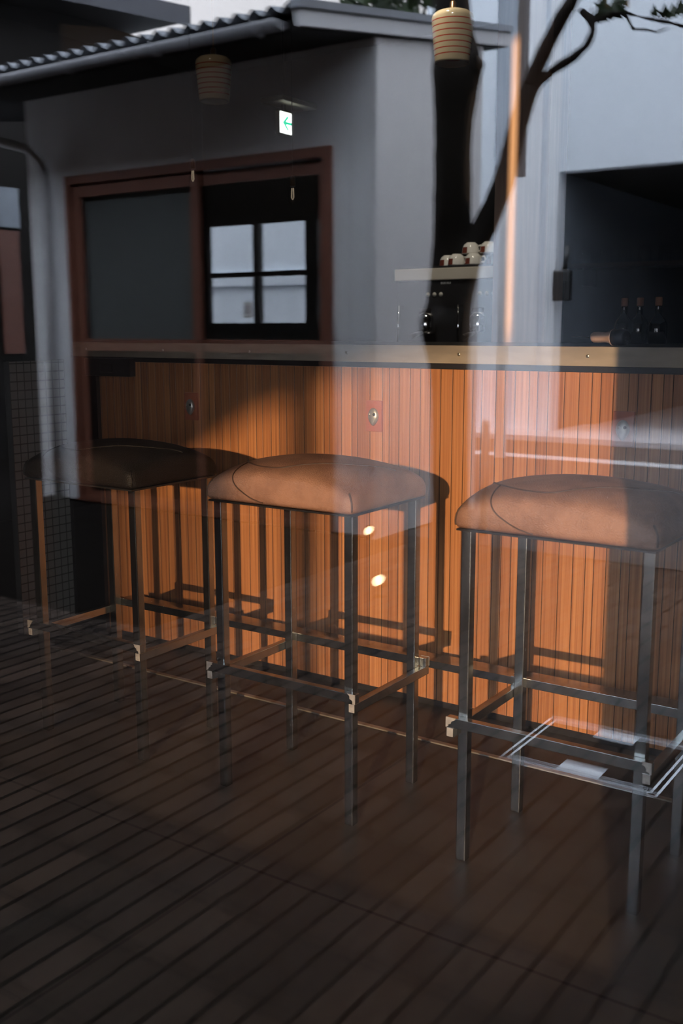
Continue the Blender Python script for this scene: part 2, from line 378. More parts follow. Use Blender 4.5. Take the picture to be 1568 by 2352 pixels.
# ------------------------------------------------------------------ counter
t = thing('counter', 'long bar counter front of upright orange-brown wood strips', 'counter', (0, YC, 0))
obj('front_panel', bx(-2.9, 1.5, 0, 0.03, 0.025, 1.0315), M['panel'], t)
obj('plinth', bx(-2.9, 1.5, 0.012, 0.05, 0.0, 0.025), M['black'], t)
obj('end_panel', bx(-2.93, -2.9, 0.01, 0.60, 0.0, 1.0315), M['darkwood'], t)
obj('carcass', bx(-2.9, 1.5, 0.03, 0.60, 0.025, 1.0315), M['darkwood'], t)
w = thing('worktop', 'dark bar top with a dull steel edge bar and screws', 'worktop', (0, YC, 1.0455))
obj('slab', bx(-3.03, 1.5, -0.002, 0.66, 0.003, 0.0545), M['top_dark'], w)
eb = obj('edge_bar', bxb(0.001, -3.03, 1.5, -0.007, -0.002, 0.003, 0.0545), M['edge_steel'], w)
for k in range(7):
    bm = BM(); lathe(bm, [(0, 0.0012), (0.0035, 0.0012), (0.0048, 0)], 14, Matrix.Translation((-2.958 + 0.3843 * k, -0.007, 0.0295)) @ Matrix.Rotation(PI / 2, 4, 'X'))
    box(bm, -2.958 + .3843 * k - .0026, -2.958 + .3843 * k + .0026, -0.0086, -0.008, .0291, .0299)
    obj('screw', bm, M['screw'], eb)
bm = BM(); box(bm, -2.93, 1.5, 0.002, 0.012, -0.0135, 0.003)
obj('painted_edge_shadow', bm, M['black'], w)  # black strip stands in for the shadow under the edge bar
# foot rest: flat bar with a rounded end, on stand-offs
t = thing('foot_rest', 'long dark flat bar running low along the wooden counter front', 'foot rest', (0, YC, 0.0))
bm = BM(); pr = [(-2.71, -0.115), (1.5, -0.115), (1.5, -0.045), (-2.71, -0.045), (-2.722, -0.06), (-2.727, -0.08), (-2.722, -0.10)]
lo = [bm.verts.new((x, y, 0.168)) for x, y in pr]; hi = [bm.verts.new((x, y, 0.19)) for x, y in pr]
bm.faces.new(lo[::-1]); bm.faces.new(hi)
for i in range(len(pr)): bm.faces.new((lo[i], lo[(i + 1) % len(pr)], hi[(i + 1) % len(pr)], hi[i]))
obj('bar', bm, M['steel'], t)
for x in (-2.60, -1.85, -1.10, -0.35, 0.6):
    obj('bracket', bx(x - 0.012, x + 0.012, -0.06, 0.0, 0.166, 0.174), M['steel'], t)
tag(obj('floor_strip', bx(-3.0, 1.5, 2.447, 2.463, 0.0, 0.004), M['strip']), 'thin worn metal strip let into the floor before the counter', 'floor strip')

# bag hooks on the counter front
def make_hook():
    t = thing('bag_hook', '', 'hook', (0, YC, 0.886))
    obj('backing_plate', bxb(0.001, -0.028, 0.028, -0.010, 0.0, -0.047, 0.047), M['plate'], t)
    bm = BM(); bmesh.ops.create_uvsphere(bm, u_segments=28, v_segments=18, radius=1.0)
    for v in bm.verts:
        x, y, z = v.co
        wdt = 0.0185 * (1.0 if z > -0.1 else 1.0 - 0.42 * ((-z - 0.1) / 0.9) ** 1.2)
        v.co = Vector((x * wdt, y * 0.010 * (1.0 + (0.9 if z < -0.4 else 0.0) * (-z - 0.4)) - 0.012, z * 0.027 - 0.002))
    for f in bm.faces: f.smooth = True
    h = obj('hook', bm, M['hook'], t)
    bm = BM(); lathe(bm, [(0, 0.002), (0.0042, 0.002), (0.0042, 0)], 16, Matrix.Translation((0.0085, -0.0205, 0.006)) @ Matrix.Rotation(PI / 2, 4, 'X'))
    obj('hole', bm, M['black'], h)
    bm = BM(); lathe(bm, [(0, 0.0025), (0.003, 0.002), (0.0042, 0)], 16, Matrix.Translation((-0.0085, -0.0205, 0.006)) @ Matrix.Rotation(PI / 2, 4, 'X'))
    obj('screw', bm, M['screw'], h)
    return t
hk = make_hook(); hk.location.x = -2.449
hk['label'] = 'dark skull-like bag hook above the dark leather stool, leftmost of three'; hk['group'] = 'bag hooks on the counter front'
dup(hk, (-1.706, YC, 0.886), 'pewter bag hook above the middle brown stool', 'bag hooks on the counter front')
dup(hk, (-0.931, YC, 0.886), 'pewter skull-like bag hook above the right-hand brown stool', 'bag hooks on the counter front')
t = thing('cable_box', 'black flat box fixed under the left end of the bar top', 'box', (-2.83, YC, 1.01))
obj('housing', bxb(0.004, -0.115, 0.115, -0.03, 0.0, -0.03, 0.034), M['black'], t)
obj('socket', bxb(0.002, -0.03, 0.03, -0.034, -0.03, -0.016, 0.016), M['blackmetal'], t)

# ------------------------------------------------------------------ stools
SW, SD = 0.2145, 0.170
def top_z(u, v):
    return 0.778 + 0.034 * max(0, 1 - v * v) ** 0.8 + 0.034 * max(0, 1 - u * u) ** 0.8
def seat_bm():
    nx, ny, nz = 12, 9, 3
    bm = BM(); grid = {}
    def P(i, j, k):
        if (i, j, k) in grid: return grid[i, j, k]
        u, v, wv = i / nx * 2 - 1, j / ny * 2 - 1, k / nz
        z = 0.741 + wv * (top_z(u * .97, v * .97) - 0.741)
        ins = 1.0 - 0.035 * wv ** 3 + 0.012 * math.sin(PI * wv)
        uu = u * (1.0 if abs(u) < 0.999 else ins); vv = v * (1.0 if abs(v) < 0.999 else ins)
        grid[i, j, k] = bm.verts.new((uu * SW, vv * SD, z)); return grid[i, j, k]
    for i in range(nx):
        for j in range(ny):
            bm.faces.new([P(a, b, nz) for a, b in ((i, j), (i + 1, j), (i + 1, j + 1), (i, j + 1))])
            bm.faces.new([P(a, b, 0) for a, b in ((i, j), (i, j + 1), (i + 1, j + 1), (i + 1, j))])
    for k in range(nz):
        for i in range(nx):
            bm.faces.new((P(i, 0, k), P(i + 1, 0, k), P(i + 1, 0, k + 1), P(i, 0, k + 1)))
            bm.faces.new((P(i, ny, k), P(i, ny, k + 1), P(i + 1, ny, k + 1), P(i + 1, ny, k)))
        for j in range(ny):
            bm.faces.new((P(0, j, k), P(0, j, k + 1), P(0, j + 1, k + 1), P(0, j + 1, k)))
            bm.faces.new((P(nx, j, k), P(nx, j + 1, k), P(nx, j + 1, k + 1), P(nx, j, k + 1)))
    for f in bm.faces: f.smooth = True
    return bm
def smooth_path(pts, n=6):
    out = []
    p = [Vector(q) for q in pts]
    for i in range(len(p) - 1):
        a, b, c, d = p[max(i - 1, 0)], p[i], p[i + 1], p[min(i + 2, len(p) - 1)]
        for k in range(n):
            s = k / n
            out.append(0.5 * ((2 * b) + (-a + c) * s + (2 * a - 5 * b + 4 * c - d) * s * s + (-a + 3 * b - 3 * c + d) * s ** 3))
    out.append(p[-1]); return out
def make_stool(label, m, cx):
    t = thing('bar_stool', label, 'bar stool', (cx, 2.056, 0))
    s = obj('seat', seat_bm(), m, t)
    sub = s.modifiers.new('smooth', 'SUBSURF'); sub.levels = 2; sub.render_levels = 2
    bpy.context.view_layer.update()
    from mathutils.bvhtree import BVHTree
    bvh = BVHTree.FromObject(s, bpy.context.evaluated_depsgraph_get())
    def on(pts, lift=0.0006):
        out = []
        for p in pts:
            q, nrm, _i, _d = bvh.find_nearest(Vector(p)); out.append(q + nrm * lift)
        return out
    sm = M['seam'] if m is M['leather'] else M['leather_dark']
    # yoke seam over the top, running down the front at its left third
    bm = BM()
    path = smooth_path([(-0.93, -0.10), (-0.70, -0.47), (-0.40, -0.72), (-0.08, -0.78), (0.12, -0.62), (0.33, -0.42), (0.55, -0.24), (0.72, -0.06), (0.82, 0.13), (0.92, 0.25)])
    tube(bm, on([(p.x * SW, p.y * SD, top_z(p.x * .97, p.y * .97)) for p in path]), 0.0019, 6)
    path = smooth_path([(-0.70 * SW, -0.47 * SD, 0.826), (-0.66 * SW, -0.74 * SD, 0.812), (-0.61 * SW, -0.93 * SD, 0.797), (-0.54 * SW, -1.0 * SD, 0.782), (-0.45 * SW, -1.02 * SD, 0.770), (-0.33 * SW, -1.02 * SD, 0.757), (-0.17 * SW, -1.02 * SD, 0.744)], 5)
    tube(bm, on(path), 0.0016, 6)
    obj('seam', bm, sm, s)
    for sx in (-1, 1):
        bm = BM()
        tube(bm, on(smooth_path([(sx * SW * 1.0, -SD * 1.0, 0.744), (sx * SW * 1.0, -SD * 1.0, 0.757), (sx * SW * .99, -SD * .99, 0.768), (sx * SW * .96, -SD * .96, 0.779), (sx * SW * .92, -SD * .92, 0.787)], 4), 0.0004), 0.0022, 6)
        obj('corner_piping', bm, sm, s)
    obj('base_plate', bx(-SW * .97, SW * .97, -SD * .97, SD * .97, 0.7375, 0.7415), M['black'], t)
    LX, LY, h = 0.1915, 0.1400, 0.0115
    for sx in (-1, 1):
        for sy in (-1, 1):
            obj('leg', bxb(0.0022, sx * LX - h, sx * LX + h, sy * LY - h, sy * LY + h, 0.0, 0.7375), M['steel'], t)
    ox = LX + h + 0.0005; oy = LY + h + 0.0005; tk = 0.018
    for sy in (-1, 1):
        a, b = sorted((sy * oy, sy * (oy + tk)))
        r = obj('rail', bxb(0.001, -ox - tk, ox + tk, a, b, 0.309, 0.331), M['steel'], t)
        for sx in (-1, 1):
            bm = BM(); n = 9; e = sx * (ox + tk + 0.0006); y = sy * (oy + tk + 0.0008)
            ps = []
            for k in range(n):
                ps.append((e - sx * (0.004 + 0.018 * (1 - k / (n - 1)) + random.uniform(-.003, .003)), 0.3315 - 0.0225 * k / (n - 1)))
            outer = [(e, 0.3315), (e, 0.3085)]
            va = [bm.verts.new((x, y, z)) for x, z in ps + outer[::-1]]
            vb = [bm.verts.new((x, y - sy * 0.0015, z)) for x, z in ps + outer[::-1]]
            bm.faces.new(va); bm.faces.new(vb[::-1])
            for i in range(len(va)):
                j = (i + 1) % len(va); bm.faces.new((va[i], vb[i], vb[j], va[j]))
            obj('weld_patch', bm, M['weld'], r)['label'] = 'bright ground weld'
    for sx in (-1, 1):
        a, b = sorted((sx * ox, sx * (ox + tk)))
        r = obj('rail', bxb(0.001, a, b, -oy - tk, oy + tk, 0.287, 0.3088), M['steel'], t)
        bm = BM(); box(bm, a + .002, b - .001, -oy - tk - 0.0012, -oy - tk, 0.2885, 0.308); bevel(bm, 0.0005, 1)
        obj('end_cap', bm, M['weld'], r)['label'] = 'bright ground tube end'
    return t
make_stool('brown leather saddle-seat bar stool in the middle, lit by the sun', M['leather'], -1.467)
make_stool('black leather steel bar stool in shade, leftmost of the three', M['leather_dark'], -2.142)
make_stool('brown leather bar stool at the right edge, seat half in shade', M['leather'], -0.790)

# ------------------------------------------------------------------ behind the bar
tag(obj('pillar', bx(-1.668, -1.47, 3.40, 3.55, 0.0, 2.9), M['pillarwood']), 'wooden pillar behind the bar with a bright upright streak of sun', 'pillar')
t = thing('back_counter', 'dark low cabinet under the coffee machine behind the bar', 'cabinet', (-1.9, 4.05, 0))
obj('body', bx(-1.2, 2.3, 0, 0.55, 0, 0.88), M['darkwood'], t)
obj('top', bx(-1.25, 2.35, -0.03, 0.55, 0.88, 0.905), M['top_dark'], t)
# coffee machine
t = thing('coffee_machine', 'black espresso machine with a cream top band, cups on top, behind the bar', 'coffee machine', (-2.20, 4.2, 0.905))
obj('body', bxb(0.01, -0.345, 0.30, 0.0, 0.42, 0.06, 0.455), M['black'], t)
obj('top_band', bxb(0.004, -0.350, 0.305, -0.012, 0.43, 0.455, 0.507), M['cream_metal'], t)
obj('cup_rail', bxb(0.003, -0.33, 0.29, 0.0, 0.40, 0.507, 0.517), M['black'], t)
obj('drip_tray', bxb(0.004, -0.34, 0.30, -0.10, 0.05, 0.03, 0.075), M['chrome'], t)
for x in (-0.30, 0.26):
    for y in (-0.04, 0.36):
        bm = BM(); lathe(bm, [(0.018, 0), (0.014, 0.06)], 14, Matrix.Translation((x, y, 0)), True, True); obj('foot', bm, M['chrome'], t)
for gx in (-0.16, 0.10):
    bm = BM(); lathe(bm, [(0, 0.20), (0.035, 0.20), (0.042, 0.215), (0.042, 0.27), (0.03, 0.29), (0, 0.29)], 22, Matrix.Translation((gx, -0.05, 0.02)))
    box(bm, gx - 0.03, gx + 0.03, -0.06, 0.0, 0.27, 0.33)
    g = obj('group_head', bm, M['chrome'], t)
    bm = BM(); tube(bm, [(gx, -0.08, 0.225), (gx + 0.005, -0.15, 0.215), (gx + 0.008, -0.21, 0.205)], [0.007, 0.011, 0.012], 10)
    obj('portafilter_handle', bm, M['black'], g)
for gx in (-0.145, 0.115):
    for k in range(3):
        bm = BM(); lathe(bm, [(0, 0.005), (0.008, 0.004), (0.010, 0)], 14, Matrix.Translation((gx - 0.035 + 0.033 * k, -0.001, 0.392)) @ Matrix.Rotation(PI / 2, 4, 'X'))
        obj('button', bm, M['button'], t)
for sx, dx in ((-0.30, 0.012), (0.0, 0.02), (0.275, -0.01)):
    bm = BM(); tube(bm, [(sx, -0.01, 0.34), (sx, -0.05, 0.34), (sx + dx * .5, -0.07, 0.30), (sx + dx, -0.085, 0.16)], 0.0055, 8)
    obj('steam_wand', bm, M['chrome'], t)
bm = BM(); x = -0.115
for k, wd in enumerate((4, 3, 4, 2, 4, 3, 4)):
    box(bm, x, x + wd * 0.0011, -0.0016, -0.0002, 0.437, 0.446)
    if k % 2: box(bm, x, x + wd * 0.0018, -0.0016, -0.0002, 0.437, 0.439)
    x += 0.0075
obj('lettering', bm, M['letter'], t)
# cups on the machine
def make_cup():
    t = thing('coffee_cup', '', 'cup', (0, 0, 0))
    bm = BM(); lathe(bm, [(0, 0.050), (0.020, 0.050), (0.022, 0.047), (0.030, 0.042), (0.037, 0.028), (0.0395, 0.006), (0.040, 0.0), (0.0365, 0.0), (0.0355, 0.008), (0.033, 0.026), (0.027, 0.038), (0, 0.042)], 28)
    obj('bowl', bm, M['porcelain'], t)
    bm = BM()
    for k in range(7):
        pass
    a0, a1, n = -2.35, -1.55, 8
    ra = []
    for k in range(n + 1):
        a = a0 + (a1 - a0) * k / n
        ra.append([bm.verts.new(((r + 0.0006) * math.cos(a), (r + 0.0006) * math.sin(a), z)) for r, z in ((0.0398, 0.003), (0.0388, 0.012), (0.0378, 0.022), (0.0366, 0.029))])
    for p, q in zip(ra, ra[1:]):
        for k in range(3): bm.faces.new((p[k], q[k], q[k + 1], p[k + 1]))
    obj('print', bm, M['cupmark'], t)['label'] = 'brown square print'
    bm = BM(); tube(bm, [(0.037, 0, 0.034), (0.052, 0, 0.036), (0.058, 0, 0.024), (0.053, 0, 0.012), (0.038, 0, 0.010)], 0.0042, 8)
    obj('handle', bm, M['porcelain'], t)
    return t
cup = make_cup(); G = 'cups stacked upside down on the coffee machine'
cz = 0.905 + 0.5175
cup.location = (-2.335, 4.30, cz); cup['label'] = 'upside-down white cup at the left end of the row on the coffee machine'; cup['group'] = G
for (x, y, z, l) in ((-2.262, 4.245, cz, 'upside-down white cup with a brown square, second from left on the coffee machine'),
                     (-2.178, 4.245, cz, 'upside-down white cup with a brown square under the raised cup on the coffee machine'),
                     (-2.118, 4.335, cz, 'upside-down white cup at the right end of the row by the wooden pillar'),
                     (-2.215, 4.29, cz + 0.0505, 'white cup stacked on the lower cups of the coffee machine, left one of two'),
                     (-2.128, 4.29, cz + 0.0505, 'white cup stacked highest beside the wooden pillar, right one of two')):
    dup(cup, (x, y, z), l, G)
# striped pendant lamps
def make_pendant():
    t = thing('pendant_lamp', '', 'pendant lamp', (0, 0, 0))
    prof = [(0.014, 0.214), (0.045, 0.211), (0.066, 0.202), (0.0765, 0.19), (0.079, 0.178), (0.0785, 0.16), (0.0745, 0.11), (0.070, 0.06), (0.0655, 0.008), (0.064, 0.0), (0.060, 0.0), (0.061, 0.01), (0.066, 0.06), (0.070, 0.11), (0.073, 0.17), (0.06, 0.195), (0.014, 0.206)]
    bm = BM(); lathe(bm, prof, 48)
    s = obj('shade', bm, M['lantern'], t)
    bm = BM(); lathe(bm, [(0, 0.250), (0.008, 0.250), (0.012, 0.244), (0.013, 0.222), (0.020, 0.216), (0.020, 0.209), (0, 0.209)], 20); obj('cap', bm, M['brass'], t)
    bm = BM(); tube(bm, [(0, 0, 0.25), (0, 0, 0.78)], 0.0035, 8); obj('cord', bm, M['brass'], t)
    bm = BM(); lathe(bm, [(0, 0.145), (0.018, 0.145), (0.018, 0.20), (0, 0.20)], 16)
    obj('bulb_socket', bm, M['black'], t)
    bm = BM(); lathe(bm, [(0, 0.082), (0.017, 0.087), (0.026, 0.105), (0.022, 0.128), (0.014, 0.145), (0, 0.145)], 18)
    obj('bulb', bm, M['porcelain'], t)
    return t
pl = make_pendant(); pl.scale = (1.0, 1.0, 0.88); pl.location = (-1.978, 3.65, 2.118)
pl['label'] = 'cream hanging lamp shade with red hoops, brighter one seen against the tree trunk'; pl['group'] = 'striped pendant lamps over the bar'
dup(pl, (-3.143, 3.65, 2.118), 'dim cream hanging lamp shade with red hoops under the shed eave, left one', 'striped pendant lamps over the bar')
# bare glass pendants
def make_bulb():
    t = thing('bulb_pendant', '', 'pendant bulb', (0, 0, 0))
    bm = BM(); lathe(bm, [(0, 0), (0.012, 0.002), (0.018, 0.015), (0.018, 0.055), (0.012, 0.072), (0.011, 0.078)], 18); obj('glass_bulb', bm, M['clearglass'], t)
    bm = BM(); lathe(bm, [(0, 0.078), (0.012, 0.078), (0.012, 0.115), (0.005, 0.122), (0, 0.122)], 16); obj('socket', bm, M['brass'], t)
    bm = BM(); tube(bm, [(0, 0, 0.12), (0, 0, 1.22)], 0.0018, 6); obj('cord', bm, M['black'], t)
    bm = BM(); tube(bm, [(-.004, 0, 0.07), (-.006, 0, 0.03), (0, 0, 0.022), (.006, 0, 0.03), (.004, 0, 0.07)], 0.0015, 6); obj('filament', bm, M['filament'], t)
    return t
bp = make_bulb(); bp.location = (-2.836, 3.8, 1.68); bp['label'] = 'small bare glass bulb on a cord in the dark window, right one of two'; bp['group'] = 'bare pendant bulbs'
dup(bp, (-3.413, 3.8, 1.68 + 0.12), 'small bare glass bulb on a cord before the brown window mullion, left one', 'bare pendant bulbs')
# exit sign, face along Y
t = thing('exit_sign', 'small lit white exit sign with a green arrow pointing left', 'sign', (-3.9, 5.17, 2.28))
obj('case', bxb(0.003, -0.035, -0.002, -0.062, 0.066, -0.005, 0.122), M['porcelain'], t)
obj('face', bx(-0.002, 0.0, -0.058, 0.058, 0.0, 0.117), M['exit_face'], t)
bm = BM()
def slab_poly(bm, pts, x0, x1):
    a = [bm.verts.new((x0, y, z)) for y, z in pts]; b = [bm.verts.new((x1, y, z)) for y, z in pts]
    bm.faces.new(a[::-1]); bm.faces.new(b)
    for i in range(len(pts)): bm.faces.new((a[i], a[(i + 1) % len(pts)], b[(i + 1) % len(pts)], b[i]))
slab_poly(bm, [(-0.036, 0.058), (0.012, 0.102), (0.024, 0.092), (-0.004, 0.066), (0.056, 0.066), (0.056, 0.050), (-0.004, 0.050), (0.024, 0.024), (0.012, 0.014)], 0.0003, 0.0012)
obj('arrow', bm, M['exit_green'], t)
obj('mount', bx(-0.028, -0.010, -0.01, 0.01, 0.122, 0.19), M['blackmetal'], t)
obj('hanger_plate', bx(-0.10, 0.06, -0.11, 0.22, 0.165, 0.19), M['cream_metal'], t)
bm = BM(); tube(bm, [(-0.02, 0, 0.19), (-0.02, 0, 0.62)], 0.008, 8); obj('rod', bm, M['blackmetal'], t)
# wooden handled tool lying on the bar top
t = thing('wooden_handled_tool', 'pale turned wooden handle with a black round end lying on the bar', 'tool', (-1.032, 2.84, 1.1 + 0.0232)); t.scale = (1.22, 1.22, 1.22)
R = Matrix.Rotation(math.radians(-14), 4, 'Z') @ Matrix.Rotation(PI / 2, 4, 'Y')
bm = BM(); lathe(bm, [(0, -0.048), (0.010, -0.047), (0.0125, -0.042), (0.0128, -0.03), (0.0118, -0.012), (0.0135, 0.0), (0.019, 0.009), (0.019, 0.0105), (0, 0.0105)], 28, R)
obj('handle', bm, M['handle_wood'], t)
bm = BM(); lathe(bm, [(0, 0.0105), (0.0185, 0.0105), (0.0188, 0.03), (0.0175, 0.040), (0.014, 0.0435), (0, 0.044)], 28, R)
obj('head', bm, M['black'], t)['label'] = 'black round head'
bm = BM()
for k in range(9):
    a = k * 2.4; r = 0.003 + 0.001 * k
    mm = R @ Matrix.Translation((r * math.cos(a), r * math.sin(a), 0.0435)); lathe(bm, [(0, 0.0012), (0.001, 0.0008), (0.0012, 0)], 8, mm)
obj('stud', bm, M['chrome'], t)
bm = BM(); lathe(bm, [(0.0045, -0.047), (0.0045, -0.053), (0.003, -0.054), (0.0008, -0.105), (0, -0.107)], 12, R)
obj('spike', bm, M['chrome'], t)
# bottles at the back of the bar
def make_bottle():
    t = thing('bottle', '', 'bottle', (0, 0, 0))
    bm = BM(); lathe(bm, [(0, 0), (0.026, 0), (0.029, 0.004), (0.029, 0.058), (0.024, 0.072), (0.0105, 0.088), (0.009, 0.112), (0.010, 0.116), (0, 0.116)], 26); obj('body', bm, M['bottle'], t)
    bm = BM(); lathe(bm, [(0, 0.116), (0.0098, 0.116), (0.0105, 0.119), (0.0105, 0.140), (0.009, 0.142), (0, 0.142)], 20); obj('stopper', bm, M['cork'], t)
    return t
bt = make_bottle(); bt.location = (-1.153, 3.29, 1.1); bt['label'] = 'small dark bottle with brown stopper, leftmost behind the wooden-handled tool'; bt['group'] = 'small bottles on the bar'
dup(bt, (-1.103, 3.29, 1.1), 'small dark bottle with brown stopper, middle of three behind the tool', 'small bottles on the bar')
b3 = dup(bt, (-1.035, 3.26, 1.1), 'small dark bottle with orange brown stopper nearest the right edge', 'small bottles on the bar')
# shelf with glasses on the back wall
t = thing('wall_shelf', 'dark shelf on the back wall carrying upside-down glasses', 'shelf', (-1.85, 5.9, 1.50))
obj('board', bx(-0.55, 0.65, -0.22, 0.0, -0.025, 0.0), M['darkwood'], t)
for x in (-0.4, 0.5): obj('bracket', bx(x - .01, x + .01, -0.18, 0.0, -0.12, -0.025), M['blackmetal'], t)
def make_glass():
    t = thing('drinking_glass', '', 'glass', (0, 0, 0))
    bm = BM(); lathe(bm, [(0.034, 0), (0.030, 0.085), (0.026, 0.09), (0, 0.09), (0, 0.083), (0.024, 0.083), (0.028, 0.078), (0.032, 0)], 22); obj('tumbler', bm, M['clearglass'], t)
    return t
g0 = make_glass(); g0.location = (-2.36, 5.76, 1.50); g0['label'] = 'upside-down clear tumbler in the row on the back shelf'; g0['group'] = 'tumblers on the back shelf'
for k in range(1, 7): dup(g0, (-2.36 + 0.11 * k, 5.76, 1.50), 'upside-down clear tumbler in the row on the back shelf', 'tumblers on the back shelf')
# mosaic panel beside the counter end
t = thing('tiled_panel', 'low white mosaic-tiled panel left of the black stool', 'tiled panel', (-3.16, 2.50, 0))
obj('tiles', bx(-0.03, 0.0, 0.0, 0.255, 0.0, 1.03), M['tiles'], t)
obj('edge', bx(-0.032, 0.002, 0.255, 0.27, 0.0, 1.032), M['blackmetal'], t)
# added fill spots, no real fittings: they brighten the striped shades and coffee machine
def spot(name, loc, target, e, col, size, blend=0.5, rad=0.03):
    ld = bpy.data.lights.new(name, 'SPOT'); ld.energy = e; ld.color = col; ld.spot_size = size; ld.spot_blend = blend; ld.shadow_soft_size = rad
    o = bpy.data.objects.new(name, ld); COL.objects.link(o); o.location = loc
    o.rotation_euler = (Vector(target) - Vector(loc)).to_track_quat('-Z', 'Y').to_euler(); return o
spot('fill_spot_pendant', (-1.55, 2.75, 2.80), (-1.97, 3.62, 2.21), 13, (1, 0.95, 0.85), math.radians(26))
spot('fill_spot_pendant', (-2.85, 2.75, 2.80), (-3.14, 3.62, 2.21), 2.2, (1, 0.86, 0.7), math.radians(26))
spot('fill_spot_machine', (-2.05, 3.35, 2.85), (-2.2, 4.25, 1.40), 42, (1, 0.90, 0.75), math.radians(40))

# ------------------------------------------------------------------ the street seen in the glass
def ry(v): return 2 * GY - v       # depth behind the glass in the mirror image -> real y
ZG = -0.15
struct('paving', bx(-9, 4.5, -4.44, GY - 0.03, -0.35, ZG), M['paver'], 'brown street pavers in long rows outside the shop window', 'paving')
bm = bx(-9.2, -3.2, -4.19, -2.0, -0.3, ZG + 0.004); box(bm, -8.68, -6.5, -7.6, -4.19, -0.3, ZG + 0.004)  # strip added to keep the mirrored ground dark; no boards seen there
struct('dark_ground_strip', bm, M['ground_dark'], 'dark strip added to darken the ground before the shed doors', 'ground strip')
struct('road', bx(-26, 12, -40, -4.44, -0.36, ZG - 0.012), M['asphalt'], 'dark asphalt yard and road across from the shop', 'road')
struct('kerb', bx(-3.2, 8, -4.56, -4.40, -0.34, ZG + 0.006), M['kerb'], 'dark drain channel between pavers and asphalt', 'kerb')
tag(obj('road_line', bx(-9, 9, -8.93, -8.66, ZG - 0.02, ZG - 0.008), M['roadpaint']), 'long white painted line on the asphalt', 'road marking')
struct('pavement', bx(-16, 9, -12.0, -10.2, -0.3, ZG + 0.05), M['sidewalk'], 'pale raised pavement before the white building', 'pavement')
t = thing('inspection_cover', 'square steel inspection cover frame set in the brown pavers', 'drain cover', (-1.06, ry(2.98), ZG))
for y0, y1 in ((-0.205, -0.196), (-0.186, -0.179), (0.179, 0.186), (0.196, 0.205)):
    pass
bm = BM()
for a in (0.245, 0.225):
    b_, w_ = a - 0.04, 0.008
    box(bm, -a, a, -b_, -b_ + w_, 0, 0.004); box(bm, -a, a, b_ - w_, b_, 0, 0.004)
    box(bm, -a, -a + w_, -b_, b_, 0, 0.004); box(bm, a - w_, a, -b_, b_, 0, 0.004)
obj('frame', bm, M['chrome'], t)
for y in (0.15, -0.15): obj('lifting_plate', bx(-0.065, 0.065, y - 0.03, y + 0.03, 0, 0.005), M['chrome'], t)

# --- grey shed
SY = ry(5.4); SYB = ry(6.75)                       # front face and back
t = thing('shed', 'grey metal-clad shed with brown sliding doors and corrugated roof', 'shed', (0, 0, ZG))
def zz(z): return z - ZG
XA, XB = -6.45, -3.42
WXa, WXb, WZa, WZb = -6.06, -3.725, -0.13, 2.225
bm = BM()
box(bm, XA, WXa, SY - 0.08, SY, 0, zz(2.86)); box(bm, WXb, XB - 0.03, SY - 0.08, SY, 0, zz(2.86))
box(bm, WXa, WXb, SY - 0.08, SY, 0, zz(WZa)); box(bm, WXa, WXb, SY - 0.08, SY, zz(WZb), zz(2.86))
obj('front_cladding', bm, M['siding'], t)
def prism_x(bm, prof, x0, x1):
    a = [bm.verts.new((x0, y, z)) for y, z in prof]; b = [bm.verts.new((x1, y, z)) for y, z in prof]
    bm.faces.new(a[::-1]); bm.faces.new(b)
    for i in range(len(prof)): bm.faces.new((a[i], a[(i + 1) % len(prof)], b[(i + 1) % len(prof)], b[i]))
bm = BM(); prism_x(bm, [(SY, 0), (SY, zz(2.80)), (SYB, zz(3.02)), (SYB, 0)], XB - 0.03, XB)
obj('side_cladding', bm, M['siding_side'], t)
bm = BM(); prism_x(bm, [(SY, 0), (SY, zz(2.80)), (SYB, zz(3.02)), (SYB, 0)], XA - 0.03, XA)
obj('far_side', bm, M['siding_side'], t)
# rear wall with a four-pane window looking through
bm = BM(); yb = SYB
wx = (-5.875, -4.70); wz = (1.19, 1.965)
box(bm, XA, wx[0], yb, yb + 0.05, 0, zz(3.0)); box(bm, wx[1], XB - .03, yb, yb + 0.05, 0, zz(3.0))
box(bm, wx[0], wx[1], yb, yb + 0.05, 0, zz(wz[0])); box(bm, wx[0], wx[1], yb, yb + 0.05, zz(wz[1]), zz(3.0))
obj('rear_wall', bm, M['room_black'], t)
bm = BM()
for x0, x1 in ((-5.40, -5.345), (-4.886, -4.771)): box(bm, x0, x1, yb - 0.01, yb + 0.05, zz(wz[0]), zz(wz[1]))
box(bm, wx[0], wx[1], yb, yb + 0.04, zz(1.555), zz(1.595))
rf = obj('rear_window_frame', bm, M['black'], t)
obj('pane', bx(wx[0], wx[1], yb + 0.01, yb + 0.014, zz(wz[0]), zz(wz[1])), M['clearglass'], rf)
obj('shed_floor', bx(XA, XB - .03, SYB, SY, 0, 0.02), M['room_black'], t)
obj('partition', bx(-4.90, -4.88, SYB + .06, SY - 0.45, 0, zz(2.6)), M['room_black'], t) if False else None
